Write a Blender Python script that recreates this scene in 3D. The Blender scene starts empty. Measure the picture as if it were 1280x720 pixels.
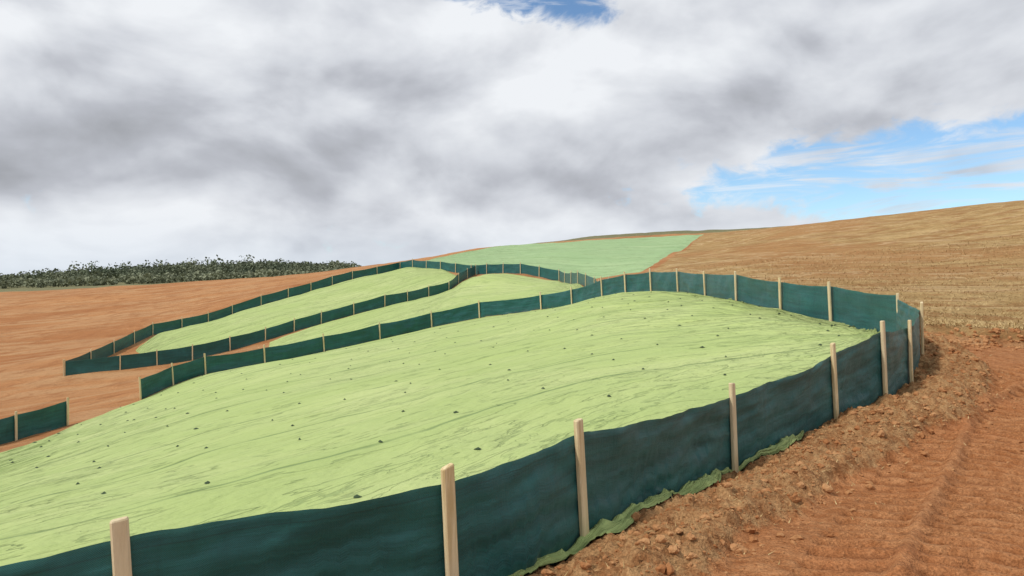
import bpy, math, random
import numpy as np
from mathutils import Vector
random.seed(7); rng=np.random.default_rng(7)
scene=bpy.context.scene
scene.view_settings.view_transform='Standard'
try: scene.view_settings.look='None'
except Exception: pass
scene.view_settings.exposure=0

# ------------------------------------------------------------ noise helpers
TAB=rng.random((256,256))
def vnoise(x,y,s=0):
    x=np.asarray(x,float)+s*17.3; y=np.asarray(y,float)+s*9.7
    xi=np.floor(x).astype(int); yi=np.floor(y).astype(int)
    fx=x-xi; fy=y-yi
    fx=fx*fx*fx*(fx*(fx*6-15)+10); fy=fy*fy*fy*(fy*(fy*6-15)+10)
    a=TAB[xi&255,yi&255]; b=TAB[(xi+1)&255,yi&255]; c=TAB[xi&255,(yi+1)&255]; d=TAB[(xi+1)&255,(yi+1)&255]
    return (a*(1-fx)+b*fx)*(1-fy)+(c*(1-fx)+d*fx)*fy-0.5
def fbm(x,y,o=4,s=0):
    r=0; a=1; f=1
    for i in range(o):
        r=r+a*vnoise(x*f,y*f,s+i*3); a*=.5; f*=2.03
    return r
def sstep(a,b,x):
    t=np.clip((x-a)/(b-a),0,1); return t*t*(3-2*t)

# ------------------------------------------------------------ survey points (metres; eye level z=0)
NEAR=[(-7.5,.6),(-5.4,1.7),(-3.6,2.6),(-1.88,3.4),(-.37,4.2),(.52,5.1),(2.32,7.2),(4.1,8.7),(5.16,9.5),(6.1,10.5),(7.17,12),(7.6,13.5)]
BACK=[(7.43,15.8),(7.05,17.8),(6.78,20.5),(6.7,23.5),(6.49,26.5),(5.95,29),(5.2,31),(4.4,33),(3.2,36),(1.65,38),(-1.88,40),(-4.7,40),(-7.45,38.5),(-10.05,36.5),(-12.5,34.5),(-14.6,32.5),(-15.4,31),(-15.8,29)]
CP=[(-7.5,.6,-2.5),(-3.6,2.6,-2.3),(-1.88,3.4,-2.2),(-.37,4.2,-2.1),(.52,5.1,-2.0),(2.32,7.2,-2.0),(4.1,8.7,-1.71),(5.16,9.5,-1.64),(6.1,10.5,-1.5),(7.17,12,-1.3),(7.6,13.5,-1.1),
(7.43,15.8,-.9),(7.05,17.8,-.69),(6.78,20.5,-.5),(6.7,23.5,-.38),(6.49,26.5,-.22),(5.95,29,-.17),(5.2,31,-.22),(4.4,33,-.48),(3.2,36,-.95),(1.65,38,-1.2),(-1.88,40,-1.75),(-4.7,40,-2.3),(-7.45,38.5,-2.9),(-10.05,36.5,-3.4),(-12.5,34.5,-3.85),(-14.6,32.5,-4.1),(-15.4,31,-4.4),(-15.8,29,-4.75),
(0,7.5,-2.05),(0,12,-1.97),(0,20,-2.1),(0,28,-1.97),(3.35,11,-1.6),(4.9,16,-1.25),(5.8,19,-.88),
(-2.8,7,-2.4),(-4.8,12,-2.8),(-8,20,-3.3),(-11,29,-3.7),(-4.9,6.5,-2.55),(-8.25,11,-3.35),(-14.25,19,-4.7),(-6.9,12,-3.2),(-12.6,22,-4.4),
(3.15,4.2,-1.77),(1.75,4.2,-1.82),(4.9,6.5,-1.83),(7.9,10.5,-1.7),(11.25,15,-1.2),(0,0,-1.72),(3,0,-1.7),(-2,0,-2.0),(6,2,-1.8),(12,8,-1.6),(0,-5,-1.8),
(10.8,18,-.95),(15,20,-.94),(24,32,.75),(36,48,3.9),(45,60,7.6),(14.8,35,.8),(25,60,4.2),(31.6,75,6.7),(26.7,95,7.6),(21,75,4.4),(10,50,1.25),(9.5,28,0.1),
(4.9,70,3.3),(-9.4,80,3.1),(1.1,95,5.9),(13.4,95,6.8),(-2.7,58,.9),(-10.5,75,2.5),(-12.7,90,3.6),(-5.3,92,5.2),
(55,73,9.2),(80,107,11),(70,60,11),(50,130,8.5),(20,130,6.5),(0,130,4.5),(13.4,104,8.0),(25,104,8.7),(3,104,6.6),(90,30,6),(40,20,1.0),(120,110,12),
(-82,110,-1.3),(-57,110,.5),(-24.6,100,2.8),(-41,55,-5.8),(-28.5,38,-6.2),(-60,80,-3.75),(-18.7,25,-5.4),(-30,58,-4.1),(-41,80,-1.9),(-27,80,.1),(-16.4,25,-5.05),(-17.3,22,-5.3),(-22,28,-5.8),(-40,40,-6.6),(-25,15,-6.0),(-35,5,-6.4),(-35,140,2.2),
(-26.9,41,-5.25),(-27.4,52,-3.7),(-24.6,60,-2.3),(-21,64,-1.0),(-16.4,70,1.0),(-12.3,75,1.9),(-3.9,66,1.3),(3.9,56,.55),(5.7,42,-.2),
(-24.1,42,-5.0),(-20.6,44,-4.6),(-17,47,-3.6),(-14,50,-2.64),(-9.9,53,-1.55),(-5.4,58,-.27),(-1.1,48,-.68),(2.7,46,-.2),(-18.5,36,-4.9),
(-150,200,.5),(-210,280,2.5),(-70,200,2.6),(-112,280,7.5),(-45,200,3.6),(-65,270,6.5),(0,250,1),(100,250,6),(-150,100,-4),(200,200,8)]
CP=np.array(CP,float)
def phi(r): return r**1.5
n=len(CP)
K=phi(np.hypot(CP[:,None,0]-CP[None,:,0],CP[:,None,1]-CP[None,:,1]))+np.eye(n)*0.06
P=np.c_[np.ones(n),CP[:,0]*.01,CP[:,1]*.01]
M=np.block([[K,P],[P.T,np.zeros((3,3))]])
W=np.linalg.solve(M,np.r_[CP[:,2],np.zeros(3)])
def h(x,y):
    x=np.atleast_1d(np.asarray(x,float)); y=np.atleast_1d(np.asarray(y,float))
    sh=x.shape; x=x.ravel(); y=y.ravel(); out=np.empty(len(x))
    cx=np.clip(x,-400,350); cy=np.clip(y,-30,420)
    for i in range(0,len(x),20000):
        a=cx[i:i+20000]; b=cy[i:i+20000]
        out[i:i+20000]=phi(np.hypot(a[:,None]-CP[None,:,0],b[:,None]-CP[None,:,1]))@W[:n]+W[n]+W[n+1]*a*.01+W[n+2]*b*.01
    r=np.hypot(x,y); t=sstep(230,520,r)
    out=out*(1-t)+(-9)*t
    return out.reshape(sh)
def h1(x,y): return float(h(x,y)[0])

# ------------------------------------------------------------ polyline helpers
def resample(pts,num,smooth=False):
    p=np.array(pts,float)
    if smooth:
        q=[]; m=len(p)
        for i in range(m-1):
            p0=p[max(i-1,0)];p1=p[i];p2=p[i+1];p3=p[min(i+2,m-1)]
            for t in np.linspace(0,1,12,endpoint=False):
                q.append(.5*((2*p1)+(-p0+p2)*t+(2*p0-5*p1+4*p2-p3)*t*t+(-p0+3*p1-3*p2+p3)*t**3))
        q.append(p[-1]); p=np.array(q)
    s=np.r_[0,np.cumsum(np.hypot(*np.diff(p,axis=0).T))]
    u=np.linspace(0,s[-1],num)
    return np.c_[np.interp(u,s,p[:,0]),np.interp(u,s,p[:,1])],s[-1]
def nearest(x,y,pl):
    a=pl[:-1]; d=pl[1:]-pl[:-1]; L2=(d**2).sum(1); s=np.r_[0,np.cumsum(np.sqrt(L2))]
    D=np.empty(len(x)); S=np.empty(len(x)); G=np.empty(len(x))
    for i in range(0,len(x),20000):
        px=x[i:i+20000,None]-a[None,:,0]; py=y[i:i+20000,None]-a[None,:,1]
        t=np.clip((px*d[:,0]+py*d[:,1])/L2,0,1)
        ex=px-t*d[:,0]; ey=py-t*d[:,1]; dd=ex*ex+ey*ey
        k=dd.argmin(1); r=np.arange(len(k))
        D[i:i+20000]=np.sqrt(dd[r,k]); S[i:i+20000]=s[k]+t[r,k]*np.sqrt(L2[k])
        G[i:i+20000]=np.sign(ey[r,k]*d[k,0]-ex[r,k]*d[k,1])
    return D,S,G   # G>0 left of travel
def inpoly(x,y,poly):
    r=np.zeros(x.shape,bool); m=len(poly)
    for i in range(m):
        x1,y1=poly[i]; x2,y2=poly[(i+1)%m]
        if y1==y2: continue
        c=((y1>y)!=(y2>y))&(x<(x2-x1)*(y-y1)/(y2-y1)+x1); r^=c
    return r

def mesh_obj(name,verts,faces,mat,attrs=None,uv=None,smooth=True,parent=None,quads=True):
    me=bpy.data.meshes.new(name)
    v=np.asarray(verts,np.float32); f=np.asarray(faces,np.int32); k=f.shape[1]
    me.vertices.add(len(v)); me.vertices.foreach_set('co',v.ravel())
    me.loops.add(f.size); me.loops.foreach_set('vertex_index',f.ravel())
    me.polygons.add(len(f)); me.polygons.foreach_set('loop_start',np.arange(0,f.size,k,dtype=np.int32))
    me.update(calc_edges=True)
    me.polygons.foreach_set('use_smooth',np.full(len(f),smooth))
    if attrs:
        for an,av in attrs.items():
            at=me.attributes.new(an,'FLOAT','POINT'); at.data.foreach_set('value',np.asarray(av,np.float32))
    if uv is not None:
        l=me.uv_layers.new(name='UVMap'); l.data.foreach_set('uv',np.asarray(uv,np.float32)[f.ravel()].ravel())
    me.materials.append(mat); me.validate(); me.update()
    o=bpy.data.objects.new(name,me); scene.collection.objects.link(o)
    if parent: o.parent=parent
    return o
def gridfaces(nu,nv):
    i=np.arange(nu*nv).reshape(nu,nv)
    return np.c_[i[:-1,:-1].ravel(),i[1:,:-1].ravel(),i[1:,1:].ravel(),i[:-1,1:].ravel()]

# ------------------------------------------------------------ node helper
class NT:
    def __init__(s,tree): s.t=tree; s.n=tree.nodes; s.l=tree.links
    def _in(s,sock,v):
        if v is None: return
        if isinstance(v,bpy.types.NodeSocket): s.l.new(v,sock)
        else:
            if isinstance(v,(tuple,list)) and len(v)==3 and sock.type=='RGBA': v=(*v,1)
            sock.default_value=v
    def math(s,op,a,b=None,c=None,clamp=False):
        m=s.n.new('ShaderNodeMath'); m.operation=op; m.use_clamp=clamp
        for i,v in enumerate((a,b,c)): s._in(m.inputs[i],v)
        return m.outputs[0]
    def vmath(s,op,a,b=None):
        m=s.n.new('ShaderNodeVectorMath'); m.operation=op
        s._in(m.inputs[0],a); s._in(m.inputs[1],b)
        return m.outputs['Value'] if op in('DISTANCE','DOT_PRODUCT','LENGTH') else m.outputs[0]
    def comb(s,x,y,z):
        m=s.n.new('ShaderNodeCombineXYZ')
        for i,v in enumerate((x,y,z)): s._in(m.inputs[i],v)
        return m.outputs[0]
    def sep(s,v):
        m=s.n.new('ShaderNodeSeparateXYZ'); s.l.new(v,m.inputs[0]); return m.outputs
    def noise(s,vec,scale,detail=5,rough=.55,dist=0,col=False):
        m=s.n.new('ShaderNodeTexNoise'); s._in(m.inputs['Vector'],vec)
        m.inputs['Scale'].default_value=scale; m.inputs['Detail'].default_value=detail
        m.inputs['Roughness'].default_value=rough; m.inputs['Distortion'].default_value=dist
        return m.outputs['Color' if col else 'Fac']
    def mix(s,f,a,b,mode='MIX'):
        m=s.n.new('ShaderNodeMix'); m.data_type='RGBA'; m.blend_type=mode
        s._in(m.inputs[0],f); s._in(m.inputs[6],a); s._in(m.inputs[7],b); return m.outputs[2]
    def mapr(s,v,a,b,c=0,d=1,smooth=True):
        m=s.n.new('ShaderNodeMapRange'); m.interpolation_type='SMOOTHSTEP' if smooth else 'LINEAR'
        for i,x in enumerate((v,a,b,c,d)): s._in(m.inputs[i],x)
        return m.outputs[0]
    def attr(s,name):
        m=s.n.new('ShaderNodeAttribute'); m.attribute_name=name; return m.outputs['Fac']
    def bump(s,height,strength,dist,normal=None):
        m=s.n.new('ShaderNodeBump'); s._in(m.inputs['Height'],height)
        m.inputs['Strength'].default_value=strength; m.inputs['Distance'].default_value=dist
        if normal: s.l.new(normal,m.inputs['Normal'])
        return m.outputs[0]
def newmat(name,rough=.9,spec=.2):
    m=bpy.data.materials.new(name); m.use_nodes=True
    t=NT(m.node_tree); b=m.node_tree.nodes['Principled BSDF']
    b.inputs['Roughness'].default_value=rough; b.inputs['Specular IOR Level'].default_value=spec
    return m,t,b

# ------------------------------------------------------------ ground material
gm,t,b=newmat('bare_earth',.95,.1)
geo=t.n.new('ShaderNodeNewGeometry').outputs['Position']
big=t.noise(geo,.07,3); mid=t.noise(geo,.6,5,.62); fine=t.noise(geo,7,6,.68); vf=t.noise(geo,60,3,.7)
xs=t.sep(geo)
stre=t.noise(t.comb(t.math('MULTIPLY',xs[0],.06),t.math('MULTIPLY',xs[1],.5),0),1.0,6,.68,.8)
red=t.mix(t.mapr(big,.35,.65),(.43,.19,.075),(.54,.27,.115))
red=t.mix(t.mapr(stre,.44,.60,0,.65),red,(.57,.35,.18))
red=t.mix(t.mapr(mid,.48,.68,0,.6),red,(.34,.135,.05))
red=t.mix(t.mapr(fine,.5,.68,0,.5),red,(.34,.16,.07))
straw=t.mix(t.mapr(mid,.3,.7),(.42,.27,.11),(.59,.41,.19))
ss=t.noise(t.comb(t.math('MULTIPLY',xs[0],.25),t.math('MULTIPLY',xs[1],.8),xs[2]),1.0,6,.72,.8)
trk_=t.noise(t.comb(t.math('MULTIPLY',xs[0],.02),t.math('MULTIPLY',xs[1],.10),t.math('MULTIPLY',xs[2],1.1)),1.0,5,.6,1.2)
straw=t.mix(t.mapr(ss,.45,.60,0,.85),straw,(.35,.18,.07))
straw=t.mix(t.mapr(big,.46,.60,0,.65),straw,(.45,.225,.09))
straw=t.mix(t.mapr(fine,.48,.64,0,.7),straw,(.28,.19,.08))
straw=t.mix(t.mapr(t.math('ABSOLUTE',t.math('SUBTRACT',trk_,.5)),0,.02,.6,0),straw,(.66,.48,.27))
berm=t.mix(t.mapr(fine,.35,.65),(.33,.15,.06),(.54,.32,.15))
track=t.mix(t.mapr(fine,.3,.7),(.38,.15,.055),(.58,.28,.125))
track=t.mix(t.mapr(mid,.45,.7,0,.6),track,(.50,.20,.08))
def edge(w,amt=.5):
    return t.mapr(t.math('ADD',t.attr(w),t.math('MULTIPLY',t.math('SUBTRACT',fine,.5),amt)),.3,.7)
col=t.mix(edge('straw',1.1),red,straw)
col=t.mix(edge('track'),col,track)
col=t.mix(t.math('MULTIPLY',t.attr('groove'),.7),col,(.23,.08,.028))  # hollows between ribs shaded in the colour for stronger relief
col=t.mix(edge('berm',1.0),col,berm)
col=t.mix(edge('ridge',.3),col,t.mix(mid,(.17,.17,.09),(.27,.26,.14)))
col=t.mix(t.mapr(vf,.3,.7,.0,1),t.mix(1.0,col,(.68,.66,.64),'MULTIPLY'),t.mix(1.0,col,(1.15,1.15,1.15),'MULTIPLY'))
t._in(b.inputs['Base Color'],col)
hh=t.math('ADD',t.math('MULTIPLY',fine,1.0),t.math('MULTIPLY',vf,.35))
hh=t.math('ADD',hh,t.math('MULTIPLY',mid,2.5))
hh=t.math('ADD',hh,t.math('MULTIPLY',ss,4.0))
hh=t.math('ADD',hh,t.math('MULTIPLY',stre,5.0))
t._in(b.inputs['Normal'],t.bump(hh,.8,.09))

# ------------------------------------------------------------ ground sheet
def graded(lo,a,bb,hi,st,g):
    mid=list(np.arange(a,bb,st)); l=[];r=[]
    s=st;x=a
    while x>lo: s*=g; x-=s; l.append(x)
    s=st;x=mid[-1]
    while x<hi: s*=g; x+=s; r.append(x)
    return np.array(l[::-1]+mid+r)
gx=graded(-5000,.3,9.6,5000,.028,1.035); gy=graded(-400,3.6,14.8,7000,.026,1.03)
X,Y=np.meshgrid(gx,gy,indexing='ij'); x=X.ravel(); y=Y.ravel()
z=h(x,y)
nearc,_=resample(NEAR+BACK[:3],200,True)
mat1poly=NEAR+BACK+[(-16,25),(-14.6,20),(-14.2,16),(-14,8)]
loc=(np.abs(x-4)<16)&(y>-5)&(y<30)
inside=inpoly(x,y,mat1poly)
D=np.full(x.shape,50.); D[loc]=nearest(x[loc],y[loc],nearc)[0]
Dn=D+.25*fbm(x*1.3,y*1.3,3,5)
TRK=[(-3,-5),(-.6,-2),(1.2,1.5),(3.1,4.5),(4.9,6.8),(6.6,8.9),(8.6,10.8),(12,12.3),(18,13.8),(30,17)]
trk,_=resample(TRK,160,True)
TD=np.full(x.shape,50.);TS=np.zeros(x.shape);TG=np.zeros(x.shape)
TD[loc],TS[loc],TG[loc]=nearest(x[loc],y[loc],trk)
off=TD*TG
out=(~inside)&loc
fx=np.interp(y,[14,18,24,30,42,50,95,150],[7.6,6.6,6,4.5,6,10.3,26.9,45])
bl=y-(14.0+.14*(x-8))+.5*fbm(x*.8,y*.8,4,9)
straww=np.where(x>fx-.5,sstep(-.15,.25,bl),0)*sstep(-.5,.3,x-fx)
z+=np.where(out,.32*sstep(-.15,.3,bl)*np.exp(-np.clip(bl,0,99)/4)*sstep(7.4,8.2,x),0)
bermw=np.where(out,1-sstep(.8,1.1,Dn),0)*(1-.8*sstep(13,16,y))
cl=fbm(x*4,y*4,5,2); cl2=np.abs(fbm(x*11,y*11,3,31)); cl3=np.abs(fbm(x*24,y*24,2,41))
z+=np.where(out,bermw*(.16*np.sin(np.pi*np.clip(Dn/1.15,0,1))**.8*(y>-2)+.10*cl+.09*cl2+.05*cl3),0)
z+=np.where(out,(1-bermw)*(.03*fbm(x*2,y*2,4,3)+.008*cl+.012*cl2),0)
z+=np.where(~inside&(y>13),.07*fbm(x*.8,y*.8,5,6)*sstep(13,20,y),0)
z+=np.where(~inside&~loc,.25*fbm(x*.12,y*.12,4,8)*sstep(30,60,np.hypot(x,y))*(y<200),0)
lane=np.zeros(x.shape)
wob=.12*vnoise(TS*.4,TS*0,11)
for o_,w_ in((-1.75,.30),(-.95,.36),(.0,.42),(.78,.28)):
    lane=np.maximum(lane,(1-sstep(w_*.75,w_*1.05,np.abs(off-o_+wob)))*(1 if o_<.5 else .85))
lane*=(.45+.55*sstep(-.45,.0,fbm(x*.9,y*.9,3,21)+.2))*(1-bermw)*out
ph=TS+.25*np.abs(off)+.03*fbm(x*2,y*2,2,77)
sn=np.sin(ph*2*np.pi/.235)
rib=np.clip(sn*1.9,-1,1)
z+=lane*(.034*rib*(.8+.6*fbm(x*3,y*3,2,55))-.035)
z+=np.where(out,.045*np.exp(-((np.abs(off-.0+wob)-.47)/.06)**2)*(1-bermw)*(1+fbm(x*4,y*4,2,66)),0)
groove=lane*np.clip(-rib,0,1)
trackw=np.where(out,(1-sstep(-.6,.1,bl)),0)
ridge=np.where((y>95)&(x>-1)&(x<60),sstep(96,98,y+.03*x),0)+np.where(y>140,1,0)+np.where((x<-20),sstep(112,122,y+.1*x),0)
ridge=np.clip(ridge,0,1)
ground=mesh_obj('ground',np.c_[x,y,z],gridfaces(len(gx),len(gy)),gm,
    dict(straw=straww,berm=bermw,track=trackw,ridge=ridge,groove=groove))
ZG=z.reshape(len(gx),len(gy))
def gz(px,py):
    px=np.atleast_1d(px);py=np.atleast_1d(py)
    i=np.clip(np.searchsorted(gx,px)-1,0,len(gx)-2); j=np.clip(np.searchsorted(gy,py)-1,0,len(gy)-2)
    tx=(px-gx[i])/(gx[i+1]-gx[i]); ty=(py-gy[j])/(gy[j+1]-gy[j])
    return (ZG[i,j]*(1-tx)+ZG[i+1,j]*tx)*(1-ty)+(ZG[i,j+1]*(1-tx)+ZG[i+1,j+1]*tx)*ty

# ------------------------------------------------------------ mats
def matmat(name,c1,c2,c3):
    m,t,b=newmat(name,.75,.15)
    uv=t.n.new('ShaderNodeUVMap').outputs[0]; s=t.sep(uv)
    geo=t.n.new('ShaderNodeNewGeometry').outputs['Position']
    cr=t.noise(t.comb(t.math('MULTIPLY',s[0],.08),t.math('MULTIPLY',s[1],2.2),0),1,6,.60,.25)
    cr2=t.noise(t.comb(t.math('MULTIPLY',s[0],.4),t.math('MULTIPLY',s[1],5),3),1,4,.6,.4)
    blot=t.noise(geo,.25,3); fin=t.noise(geo,9,5,.7)
    fr=t.math('FRACT',t.math('ADD',s[1],t.math('MULTIPLY',blot,.15)))
    seam=t.mapr(t.math('ABSOLUTE',t.math('SUBTRACT',fr,.5)),.0,.025,1,0)
    seam=t.math('MULTIPLY',seam,t.mapr(cr2,.35,.55,.45,1))
    line=t.math('MULTIPLY',t.mapr(t.math('ABSOLUTE',t.math('SUBTRACT',cr,.5)),0,.009,1,0),t.mapr(blot,.35,.55,.3,1))
    line2=t.mapr(t.math('ABSOLUTE',t.math('SUBTRACT',cr,.59)),0,.007,1,0)
    line3=t.mapr(t.math('ABSOLUTE',t.math('SUBTRACT',cr,.42)),0,.006,1,0)
    line4=t.math('MULTIPLY',t.mapr(t.math('ABSOLUTE',t.math('SUBTRACT',cr2,.47)),0,.010,.7,0),t.mapr(blot,.45,.6))
    line=t.math('MAXIMUM',t.math('MAXIMUM',line,line2),t.math('MAXIMUM',line3,line4))
    c=t.mix(t.mapr(blot,.35,.65),c1,c2)
    c=t.mix(t.mapr(cr,.3,.7,0,.7),c,c3)
    c=t.mix(t.mapr(fin,.35,.7,0,.45),c,c3)
    c=t.mix(t.math('MULTIPLY',seam,.7),c,(.12,.19,.07))
    c=t.mix(t.math('MULTIPLY',line,.42),c,(.14,.21,.08))  # wrinkles drawn as dark lines: crease shade put into the colour
    t._in(b.inputs['Base Color'],c)
    hh=t.math('ADD',t.math('MULTIPLY',cr,2.8),t.math('MULTIPLY',cr2,1.2))
    hh=t.math('ADD',hh,t.math('MULTIPLY',fin,.16)); hh=t.math('SUBTRACT',hh,t.math('MULTIPLY',t.math('ADD',seam,line),.14))
    t._in(b.inputs['Normal'],t.bump(hh,.85,.14))
    return m
mm=matmat('green_geotextile',(.43,.52,.195),(.50,.57,.245),(.37,.47,.17))
mmf=matmat('green_geotextile_far',(.34,.48,.24),(.39,.52,.27),(.28,.42,.20))  # darker, bluer green for the far mat
def loft(name,c0,c1,nu,nv,m,rolls,off=.035,amp=.02,k=.0006,endtuck=False):
    a,la=resample(c0,nu); bb,lb=resample(c1,nu)
    v=np.linspace(0,1,nv)[None,:,None]
    p=a[:,None,:]*(1-v)+bb[:,None,:]*v
    xx=p[...,0].ravel(); yy=p[...,1].ravel()
    U=np.repeat(np.linspace(0,(la+lb)/2,nu),nv); V=np.tile(np.linspace(0,1,nv),nu)
    zz=gz(xx,yy)+off+k*np.hypot(xx,yy)
    e=np.minimum(np.minimum(V,1-V)*20,1)
    if endtuck:
        un=np.repeat(np.linspace(0,1,nu),nv); e=np.minimum(e,np.minimum(np.minimum(un,1-un)*40,1))
    nz=amp*(2.2*fbm(U*.12,V*rolls*2.2,4,4)+1.5*fbm(U*.5,V*rolls*5,3,14))
    zz+=e*np.maximum(nz,-.55*off)
    zz-=(1-e)*(off*1.3+(k*60 if endtuck else 0))
    return mesh_obj(name,np.c_[xx,yy,zz],gridfaces(nu,nv),m,uv=np.c_[U,V*rolls]),p
m1far=[(-14,8),(-14.2,16),(-14.6,20),(-16,25),(-16,28)]+BACK[::-1]
m1,p1=loft('erosion_control_mat',NEAR,m1far,640,300,mm,9,.09,.036)
loft('erosion_control_mat',[(-13.2,36.2),(-12.3,35.2),(-10,37),(-7.4,39),(-4.7,40.5),(-1.8,40.5),(1.7,38.5),(3.6,36.2)],
     [(-16.6,46.2),(-14,49.9),(-9.9,52.9),(-5.4,57.9),(-3.4,62.8),(3.9,55.9),(5.0,42)],160,70,mm,5,.10,endtuck=True)
loft('erosion_control_mat',[(-23,43.3),(-20.6,44.3),(-17,47.3),(-14,50.3),(-9.9,53.3),(-5.4,58.3),(-4.2,64)],
     [(-26,47),(-27.1,52),(-24.4,60),(-20.8,64),(-16.2,70),(-12.3,74.7),(-7,70)],160,70,mm,6,.10,endtuck=True)
loft('erosion_control_mat',[(-12,76),(-3.9,66.8),(4,57),(9.6,50.5)],[(-10,82),(1.1,92),(13.4,93.5),(26.5,94)],200,100,mmf,10,.10,.035,endtuck=True)
# flap of the mat folded out below the near fence
fp,fL=resample([(-.37,4.2),(.52,5.1),(2.32,7.2),(3.5,8.2)],260)
tn=np.gradient(fp,axis=0); tn/=np.hypot(tn[:,0],tn[:,1])[:,None]; nn=np.c_[tn[:,1],-tn[:,0]]
uu=np.linspace(0,1,260); wd=(.13+.20*vnoise(uu*9,uu*0,3)+.06*vnoise(uu*30,uu*0,7))*np.clip(np.sin(np.pi*uu)*2.2,0,1)+.02
nvf=12; vv=np.linspace(0,1,nvf)
fx_=fp[:,None,:]+nn[:,None,:]*(vv[None,:,None]*wd[:,None,None])
xx=fx_[...,0].ravel();yy=fx_[...,1].ravel()
UU=np.repeat(uu*fL,nvf);VV=np.tile(vv,260)
b0=gz(xx,yy).reshape(260,nvf); ker=np.ones(9)/9
b0=np.maximum(b0,np.apply_along_axis(lambda q:np.convolve(np.pad(q,4,'edge'),ker,'valid'),0,b0)).ravel()
zz=b0+.025+.10*(1-VV)**2*.6+.03*np.sin(np.pi*VV)*(1+vnoise(UU*3,VV*2,4))+.015*vnoise(UU*7,VV*3,5)
mesh_obj('geotextile_flap',np.c_[xx,yy,zz],gridfaces(260,nvf),mm,uv=np.c_[UU,VV*.3])

# pins holding the mat
pm,t,b=newmat('pin_dark',.8,.2); b.inputs['Base Color'].default_value=(.05,.08,.04,1)
pv=[];pf=[]
NU,NV=p1.shape[:2]
Zm=np.array([v.co.z for v in m1.data.vertices]).reshape(NU,NV)
for r_ in np.arange(.045,.98,.062):
    row=p1[:,int(r_*NV)]; s=np.r_[0,np.cumsum(np.hypot(*np.diff(row,axis=0).T))]
    q=random.random()*1.5
    while q<s[-1]:
        i=int(np.interp(q,s,np.arange(NU))); j=int(np.clip(r_*NV+random.uniform(-3,3),0,NV-1))
        c=p1[i,j]; zc=Zm[i,j]+.012
        dr=random.uniform(.032,.06)*(.8+.014*c[1]); k0=len(pv); ang=random.random()*6; el=random.uniform(.5,1)
        pv.append((c[0],c[1],zc+.022))
        for k in range(8):
            A=k*math.pi/4; ex=dr*math.cos(A)*random.uniform(.6,1.3); ey=dr*el*math.sin(A)*random.uniform(.6,1.3)
            pv.append((c[0]+ex*math.cos(ang)-ey*math.sin(ang),c[1]+ex*math.sin(ang)+ey*math.cos(ang),zc-.004))
        for k in range(8): pf.append((k0,k0+1+k,k0+1+(k+1)%8))
        q+=random.uniform(1.5,2.9)
mesh_obj('mat_pins',pv,pf,pm)

# ------------------------------------------------------------ fence materials
fm,t,b=newmat('green_shade_cloth',.42,.45)
uv=t.n.new('ShaderNodeUVMap').outputs[0]; s=t.sep(uv)
st=t.noise(t.comb(t.math('MULTIPLY',s[0],.8),t.math('MULTIPLY',s[1],14),0),1,6,.65,.2)
st2=t.noise(t.comb(t.math('MULTIPLY',s[0],9),t.math('MULTIPLY',s[1],1.2),0),1,5,.65,.4)
bl_=t.noise(t.comb(s[0],s[1],0),1.6,4)
weave=t.math('MULTIPLY',t.math('SINE',t.math('MULTIPLY',s[0],700)),t.math('SINE',t.math('MULTIPLY',s[1],700)))
c=t.mix(t.mapr(st,.3,.7),(.003,.068,.066),(.008,.108,.100))
c=t.mix(t.mapr(bl_,.45,.75,0,.6),c,(.014,.135,.122))
c=t.mix(t.mapr(st2,.5,.75,0,.4),c,(.003,.05,.048))
dust=t.math('MULTIPLY',t.mapr(s[1],.0,.22,1,0),t.mapr(t.noise(t.comb(s[0],s[1],2),5,5,.7),.4,.7,0,.45))
c=t.mix(dust,c,(.14,.11,.05))
hem=t.mapr(t.math('ABSOLUTE',t.math('SUBTRACT',s[1],.79)),0,.006,.6,0)
c=t.mix(hem,c,(.004,.045,.042))
c=t.mix(t.mapr(s[1],.815,.845,0,.5),c,(.03,.17,.15))  # highlight along the top edge, painted into the cloth colour
t._in(b.inputs['Base Color'],c)
b.inputs['Sheen Weight'].default_value=.10
hb=t.math('ADD',t.math('MULTIPLY',st,.9),t.math('MULTIPLY',weave,.05)); hb=t.math('ADD',hb,t.math('MULTIPLY',st2,.6))
t._in(b.inputs['Normal'],t.bump(hb,.45,.03))
wm,t,b=newmat('pine_stake',.75,.25)
geo=t.n.new('ShaderNodeTexCoord').outputs['Object']; s=t.sep(geo)
gr=t.noise(t.comb(t.math('MULTIPLY',s[0],30),t.math('MULTIPLY',s[1],30),t.math('MULTIPLY',s[2],2.0)),1,6,.65,.6)
pn=t.noise(geo,1.3,3)
c=t.mix(t.mapr(gr,.35,.65),(.54,.41,.20),(.78,.65,.40))
c=t.mix(t.mapr(pn,.4,.65,0,.6),c,(.64,.54,.37))
c=t.mix(t.mapr(gr,.60,.70,0,.6),c,(.30,.19,.08))
t._in(b.inputs['Base Color'],c); t._in(b.inputs['Normal'],t.bump(gr,.5,.01))

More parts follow.
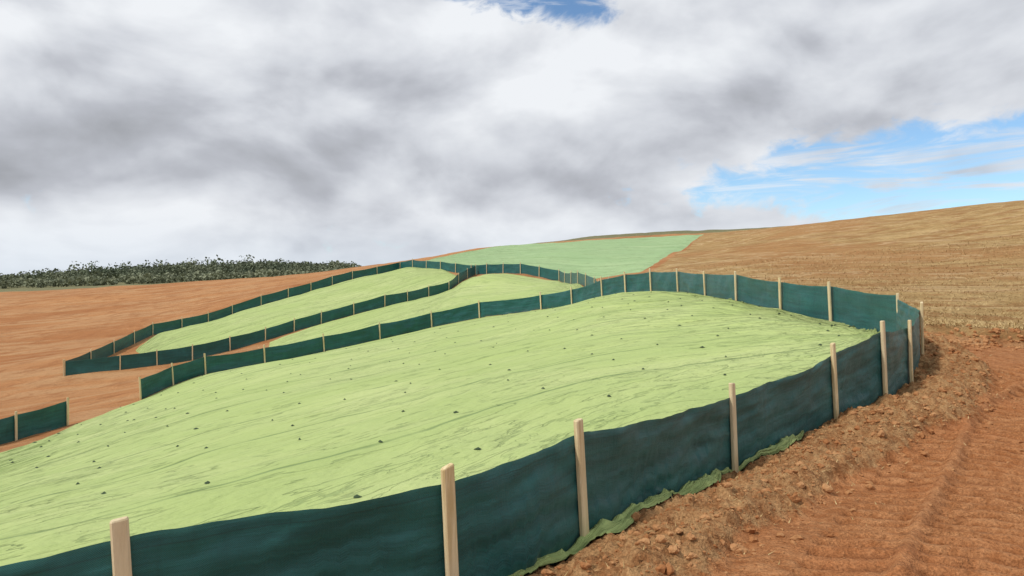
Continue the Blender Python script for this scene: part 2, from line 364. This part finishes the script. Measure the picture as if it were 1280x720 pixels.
def post(vs,fs,x,y,z0,z1,w,d,ax,lean):
    c=.12*w; hw=w/2; hd=d/2
    prof=[(-hw+c,-hd),(hw-c,-hd),(hw,-hd+c),(hw,hd-c),(hw-c,hd),(-hw+c,hd),(-hw,hd-c),(-hw,-hd+c)]
    k0=len(vs); nx,ny=-ax[1],ax[0]; tilt=random.uniform(-.012,.012)
    for zz_,sc in((z0,1),((z0+z1)/2,1.0),(z1-.008,1),(z1,.86)):
        f=(zz_-z0)/(z1-z0)
        for a,bb in prof:
            a2,b2=a*sc,bb*sc
            vs.append((x+a2*ax[0]+b2*nx+lean[0]*f*(z1-z0),y+a2*ax[1]+b2*ny+lean[1]*f*(z1-z0),zz_+(tilt*a/hw if f>.9 else 0)))
    for r in range(3):
        for k in range(8):
            fs.append((k0+r*8+k,k0+r*8+(k+1)%8,k0+r*8+8+(k+1)%8,k0+r*8+8+k))
    fs.append((k0+24,k0+25,k0+26,k0+31)); fs.append((k0+31,k0+26,k0+27,k0+30)); fs.append((k0+27,k0+28,k0+29,k0+30))
def fence(pts,side,per_m,nv,heights=None,split=None,postw=.075,bill=.05,seed=0,lb=(-.05,.0),skip=()):
    e=bpy.data.objects.new('silt_fence',None); scene.collection.objects.link(e)
    P_=[np.array(pts[0],float)]
    for a,b_ in zip(pts[:-1],pts[1:]):
        a=np.array(a,float);b_=np.array(b_,float); L=np.hypot(*(b_-a)); k=max(1,round(L/split)) if split else 1
        for i in range(1,k+1): P_.append(a+(b_-a)*i/k)
    P_=np.array(P_); N=len(P_)
    base=gz(P_[:,0],P_[:,1])
    H=np.array([1.0+random.uniform(-.05,.05) for _ in range(N)]) if heights is None else np.array(heights)
    fh=np.array([hh_-random.uniform(.09,.16) for hh_ in H])
    xs_=[];ys_=[];tz=[];U=[];bil=[]
    L0=0
    for i in range(N-1):
        a,b_=P_[i],P_[i+1]; L=np.hypot(*(b_-a)); k=max(4,int(L*per_m)); tdir=(b_-a)/L
        nn_=np.array([tdir[1],-tdir[0]])*side
        t_=np.linspace(0,1,k,endpoint=(i==N-2))
        amp=random.uniform(.4,1.2)*bill*random.choice((-1,-1,1,-.6)); sag=random.uniform(.015,.05)*L/2.2; sk=random.uniform(.7,1.5)
        for q in t_:
            p=a+(b_-a)*q; xs_.append(p[0]);ys_.append(p[1]); U.append(L0+L*q)
            tz.append((base[i]+fh[i])*(1-q)+(base[i+1]+fh[i+1])*q-sag*math.sin(math.pi*q**sk))
            bil.append((nn_[0],nn_[1],amp*math.sin(math.pi*q),q))
        L0+=L
    xs_=np.array(xs_);ys_=np.array(ys_);U=np.array(U);tz=np.array(tz);bil=np.array(bil); n_=len(xs_)
    bz=gz(xs_,ys_)-.04
    v=np.linspace(0,1,nv); VV=np.tile(v,n_); UU=np.repeat(U,nv)
    B=np.repeat(bil,nv,axis=0)
    endf=np.clip(np.sin(np.pi*B[:,3])*2,0,1)
    lat=B[:,2]*np.sin(np.pi*VV*.85+.25)*1.0
    lat+=endf*bill*(.9*fbm(UU*1.3+VV*.9+seed,VV*1.1,3,seed)+.55*fbm(UU*2.2-VV*3.2,VV*4.,3,seed+2))
    lat+=bill*.24*np.sin((B[:,3]+.15)*VV*22+seed)*np.exp(-np.minimum(B[:,3],1-B[:,3])*5)*endf
    lat+=bill*.3*fbm(UU*.7,VV*9,3,seed+4)*np.clip(endf*3,0,1)
    X_=np.repeat(xs_,nv)+B[:,0]*lat; Y_=np.repeat(ys_,nv)+B[:,1]*lat
    Z_=np.repeat(bz,nv)*(1-VV)+np.repeat(tz,nv)*VV+ (VV>.98)*.010*fbm(UU*6,UU*0,2,seed)
    o=mesh_obj('fabric',np.c_[X_,Y_,Z_],gridfaces(n_,nv),fm,uv=np.c_[UU,VV*.85],parent=e)
    pv_=[];pf_=[]
    for i in range(N):
        if i in skip: continue
        a=P_[max(i-1,0)];b_=P_[min(i+1,N-1)]; d=(b_-a)/np.hypot(*(b_-a)); nn_=np.array([d[1],-d[0]])*side
        p=P_[i]+nn_*.045
        ln=(d*0+np.array([lb[0]+random.uniform(-.02,.02),lb[1]+random.uniform(-.03,.01)]))
        post(pv_,pf_,p[0],p[1],base[i]-.12,base[i]+H[i],postw*random.uniform(.92,1.08),.045,d,ln)
    me=bpy.data.meshes.new('posts'); me.from_pydata(pv_,[],pf_); me.materials.append(wm); me.update()
    po=bpy.data.objects.new('posts',me); scene.collection.objects.link(po); po.parent=e
    return e
fence(NEAR,1,34,40,heights=[1,1,1.02,1.04,1.0,1.0,1.0,.99,1.12,1.0,1.0,.95],seed=1,bill=.06,postw=.078)
fence([NEAR[-1]]+BACK,-1,9,14,seed=3,bill=.05,skip=(0,))
fence([(-26.9,41),(-27.4,52),(-24.6,60),(-21,64),(-16.4,70),(-12.3,75),(-3.9,66),(3.9,56),(5.1,42),(4.75,33.2)],1,4,8,split=2.6,seed=5,lb=(0,0),postw=.06)
fence([(-26.9,41),(-24.1,42),(-20.6,44),(-17,47),(-14,50),(-9.9,53),(-5.4,58),(-3.5,65.2)],1,4,8,split=2.6,seed=7,lb=(0,0),postw=.06)
fence([(-17.9,19.6),(-17.6,21.3),(-16.95,23.3),(-16.3,25)],1,8,12,seed=9,lb=(0,0))

# ------------------------------------------------------------ clods & straw
cm,t,b=newmat('soil_clod',.95,.1)
geo=t.n.new('ShaderNodeNewGeometry').outputs['Position']
cn=t.noise(geo,3,3); cf=t.noise(geo,40,4,.7)
c=t.mix(t.mapr(cn,.35,.65),(.38,.165,.065),(.54,.30,.14)); c=t.mix(t.mapr(cf,.35,.7,0,.5),c,(.34,.14,.055))
t._in(b.inputs['Base Color'],c); t._in(b.inputs['Normal'],t.bump(cf,.8,.02))
import bmesh
bm=bmesh.new(); bmesh.ops.create_icosphere(bm,subdivisions=2,radius=1); iv=np.array([v.co[:] for v in bm.verts]); bf=np.array([[v.index for v in f.verts] for f in bm.faces]); bm.free()
V=[];F=[];nc=0
LEN=np.hypot(*np.diff(nearc,axis=0).T); SC=np.r_[0,LEN.cumsum()]
def sd(s,d):
    i=min(np.searchsorted(SC,s),len(nearc)-1); i=max(i,1); tt=(nearc[i]-nearc[i-1]); tt/=np.hypot(*tt)
    f=(s-SC[i-1])/max(1e-6,SC[i]-SC[i-1]); p=nearc[i-1]+(nearc[i]-nearc[i-1])*f
    return p[0]+tt[1]*d,p[1]-tt[0]*d
cl_=[]
for k in range(5200):
    s_=random.uniform(7,SC[-1]); d_=abs(random.gauss(.6,.33)); r_=.006*math.exp(random.expovariate(1.8)); cl_.append((*sd(s_,d_),min(r_,.042)))
for k in range(2200):
    s_=random.uniform(7,SC[-1]); d_=random.uniform(.8,5); r_=.004*math.exp(random.expovariate(2.2)); cl_.append((*sd(s_,d_),min(r_,.024)))
for k in range(350):
    px=random.uniform(7.8,13); cl_.append((px,14.0+.14*(px-8)+random.gauss(-.2,.3),random.uniform(.015,.055)))
cl_=np.array(cl_); zc=gz(cl_[:,0],cl_[:,1])
for (cx,cy,r_),z0 in zip(cl_,zc):
    sc=np.array([random.uniform(.7,1.3),random.uniform(.7,1.3),random.uniform(.5,.95)])*r_
    o_=np.array([random.random()*50]*3)
    dsp=1+.7*vnoise(iv[:,0]*1.6+o_[0],iv[:,1]*1.6+iv[:,2]*1.3,1)+.4*vnoise(iv[:,0]*4+o_[0],iv[:,1]*4+iv[:,2]*4,1)
    V.append(iv*dsp[:,None]*sc+np.array([cx,cy,z0+r_*.2])); F.append(bf+nc); nc+=len(iv)
mesh_obj('soil_clods',np.concatenate(V),np.concatenate(F),cm,smooth=False)
sm,t,b=newmat('dry_straw',.8,.2)
geo=t.n.new('ShaderNodeNewGeometry').outputs['Position']
t._in(b.inputs['Base Color'],t.mix(t.mapr(t.noise(geo,3,3),.35,.65),(.36,.24,.10),(.60,.45,.22)))
sx=[];kk=0
while kk<17000:
    r_=random.random()
    if r_<.08: px,py=sd(random.uniform(7,SC[-1]),abs(random.gauss(.6,.35))+.05); L=random.uniform(.03,.08); up=.25
    else:
        py=14.3+ (random.random()**1.8)*34; px=random.uniform(float(np.interp(py,[14,18,24,30,42,50],[7.9,7.3,7.0,6.4,6.5,11])),py*.78+1); L=random.uniform(.05,.15)*(1+py*.008); up=.6
        if py<14.3+.14*(px-8): continue
    sx.append((px,py,L,up)); kk+=1
sx=np.array(sx); z0=gz(sx[:,0],sx[:,1]); A=rng.random(len(sx))*6.283; up=sx[:,3]*rng.random(len(sx)); L=sx[:,2]
wf=.003*(1+sx[:,1]*.12)
dx=np.cos(A)*L;dy=np.sin(A)*L; wx=-np.sin(A)*wf;wy=np.cos(A)*wf
a=np.c_[sx[:,0]+wx,sx[:,1]+wy,z0+.0];b2=np.c_[sx[:,0]-wx,sx[:,1]-wy,z0+.0];c2=np.c_[sx[:,0]+dx,sx[:,1]+dy,z0+.015+up*L]
vv_=np.stack([a,b2,c2],1).reshape(-1,3)
mesh_obj('dry_grass',vv_,np.arange(len(vv_)).reshape(-1,3),sm,smooth=False)

# ------------------------------------------------------------ distant trees
tm,t,b=newmat('distant_foliage',.9,.1)
geo=t.n.new('ShaderNodeNewGeometry').outputs['Position']
n1=t.noise(geo,.09,3); n2=t.noise(geo,.9,3)
gyy=t.sep(geo)[1]
c=t.mix(t.mapr(n1,.35,.65),(.11,.14,.09),(.18,.20,.13)); c=t.mix(t.mapr(n2,.5,.7,0,.4),c,(.23,.24,.17))  # greens paled and greyed: distance haze mixed into the leaf colour
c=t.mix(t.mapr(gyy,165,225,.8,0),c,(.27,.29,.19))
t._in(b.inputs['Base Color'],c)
Q=[];
def addtree(cx,cy,cz,H_,R_):
    nl=int(30+R_*26)
    lobes=[(rng.normal(0,.38,2)*R_,H_*rng.uniform(.35,.85),R_*rng.uniform(.35,.6)) for _ in range(6)]
    for k in range(nl):
        lo=lobes[rng.integers(6)]; d=rng.normal(0,1,3); d/=np.linalg.norm(d)+1e-6
        p=np.array([cx+lo[0][0],cy+lo[0][1],cz+lo[1]])+d*lo[2]*rng.uniform(.6,1.05)*np.array([1,1,.8])
        s_=rng.uniform(.13,.38); u_=rng.normal(0,1,3);u_/=np.linalg.norm(u_); w_=np.cross(u_,rng.normal(0,1,3)); w_/=np.linalg.norm(w_)
        Q.extend([p-u_*s_-w_*s_,p+u_*s_-w_*s_*.6,p+u_*s_*.8+w_*s_,p-u_*s_*.7+w_*s_*.9])
    tw=.16
    Q.extend([(cx-tw,cy,cz-.5),(cx+tw,cy,cz-.5),(cx+tw*.5,cy,cz+H_*.7),(cx-tw*.5,cy,cz+H_*.7)])
    Q.extend([(cx,cy-tw,cz-.5),(cx,cy+tw,cz-.5),(cx,cy+tw*.5,cz+H_*.7),(cx,cy-tw*.5,cz+H_*.7)])
for k in range(2200):
    cy=random.uniform(160,290); cx=-cy*random.uniform(.235,.88)
    if random.random()>.45+ .55*(cy-165)/120: continue
    f=(-cx/cy); H_=random.uniform(2.0,4.0)*(1.2-.5*abs(f-.4)); 
    if random.random()<.06: H_*=1.35
    if cy<205: H_*=.5
    addtree(cx,cy,h1(cx,cy),H_,H_*random.uniform(.6,.95))
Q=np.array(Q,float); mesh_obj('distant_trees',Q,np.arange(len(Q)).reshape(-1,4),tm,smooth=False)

# ------------------------------------------------------------ light
EL,AZ=math.radians(48),math.radians(-115)
sd_=Vector((math.sin(AZ)*math.cos(EL),math.cos(AZ)*math.cos(EL),math.sin(EL)))
sun=bpy.data.lights.new('sun','SUN'); sun.energy=2.6; sun.angle=math.radians(5); sun.color=(1,.95,.87)
so=bpy.data.objects.new('sun',sun); scene.collection.objects.link(so); so.rotation_euler=sd_.to_track_quat('Z','Y').to_euler()
w=bpy.data.worlds.new('World'); scene.world=w; w.use_nodes=True
try:
    w.cycles.sampling_method='MANUAL'; w.cycles.sample_map_resolution=256
except Exception: pass
t=NT(w.node_tree); bg=w.node_tree.nodes['Background']
sky=t.n.new('ShaderNodeTexSky'); sky.sky_type='NISHITA'; sky.sun_disc=False; sky.sun_elevation=EL; sky.sun_rotation=AZ; sky.air_density=1.0; sky.dust_density=.3; sky.ozone_density=3
skyc=t.mix(1.0,sky.outputs[0],(.13,.145,.15),'MULTIPLY')
dr=t.vmath('NORMALIZE',t.n.new('ShaderNodeTexCoord').outputs['Generated']); s=t.sep(dr)
def blob(px,py,rx,ry):
    v=np.array([(px-640)/853,1,(360-py)/853]); v/=np.linalg.norm(v); k=rx/ry
    q=t.vmath('MULTIPLY',dr,(1,1,k)); d=t.vmath('DISTANCE',q,(v[0],v[1],v[2]*k))
    return t.mapr(d,0,rx/853,1,0)
def add(*a):
    r=a[0]
    for q in a[1:]: r=t.math('ADD',r,q)
    return r
def mul(a,b): return t.math('MULTIPLY',a,b)
zz=t.math('ADD',t.math('MAXIMUM',s[2],0),.13)
pl=t.comb(t.math('DIVIDE',s[0],zz),t.math('DIVIDE',s[1],zz),0)
soft=t.noise(pl,.55,4,.5,.3)
dv=t.vmath('MULTIPLY',dr,(1,1,1.8))
pn1=t.noise(dv,4.5,6,.48,.2)
pn2=t.noise(t.vmath('ADD',dv,(-.012,0,.07)),4.5,6,.48,.2)
relief=t.math('SUBTRACT',pn1,pn2)
fn=t.noise(t.vmath('MULTIPLY',dr,(1,1,1.6)),13,5,.6,.5)
wisp=t.noise(t.vmath('MULTIPLY',dr,(1,1,7)),4.5,7,.62,.6)
cov=add(mul(soft,.4),mul(pn1,.9),mul(fn,.9),-.37,
  mul(blob(1250,225,340,100),-.58),mul(blob(640,-20,190,90),-.50),mul(blob(980,225,290,55),-.34),
  mul(blob(300,150,600,200),.45),mul(blob(950,90,420,110),.35))
mask=t.mapr(cov,.40,.62)
mask=t.math('MAXIMUM',mask,mul(t.mapr(wisp,.45,.62),.85))
lum=add(mul(soft,.28),mul(pn1,.42),mul(relief,1.0),.30,
  mul(blob(640,70,190,140),.09),mul(blob(130,60,320,120),.06),mul(blob(1150,150,300,60),.05),
  mul(blob(250,205,520,70),-.18),mul(blob(700,215,260,55),-.13),mul(blob(1000,100,330,90),-.05),mul(blob(430,120,180,60),-.05))
low=t.mapr(s[2],.03,.15,1,0); lum=t.math('ADD',lum,mul(low,.12))
cc=t.n.new('ShaderNodeValToRGB'); t.l.new(lum,cc.inputs[0])
cr=cc.color_ramp; cr.elements[0].position=.27; cr.elements[0].color=(.38,.395,.43,1); cr.elements[1].position=.86; cr.elements[1].color=(.87,.895,.93,1)
e=cr.elements.new(.46); e.color=(.50,.52,.57,1); e=cr.elements.new(.62); e.color=(.66,.685,.735,1)
colr=t.mix(mask,skyc,cc.outputs[0])
haze=t.mapr(s[2],-.02,.12,.55,0)
colr=t.mix(haze,colr,(.67,.77,.88))
t._in(bg.inputs[0],colr); bg.inputs[1].default_value=1.0

cam=bpy.data.cameras.new('Camera'); cam.lens=24; cam.sensor_width=36; cam.clip_end=20000; cam.clip_start=.05
co=bpy.data.objects.new('Camera',cam); scene.collection.objects.link(co); co.location=(0,0,0); co.rotation_euler=(math.radians(90),0,0)
scene.camera=co
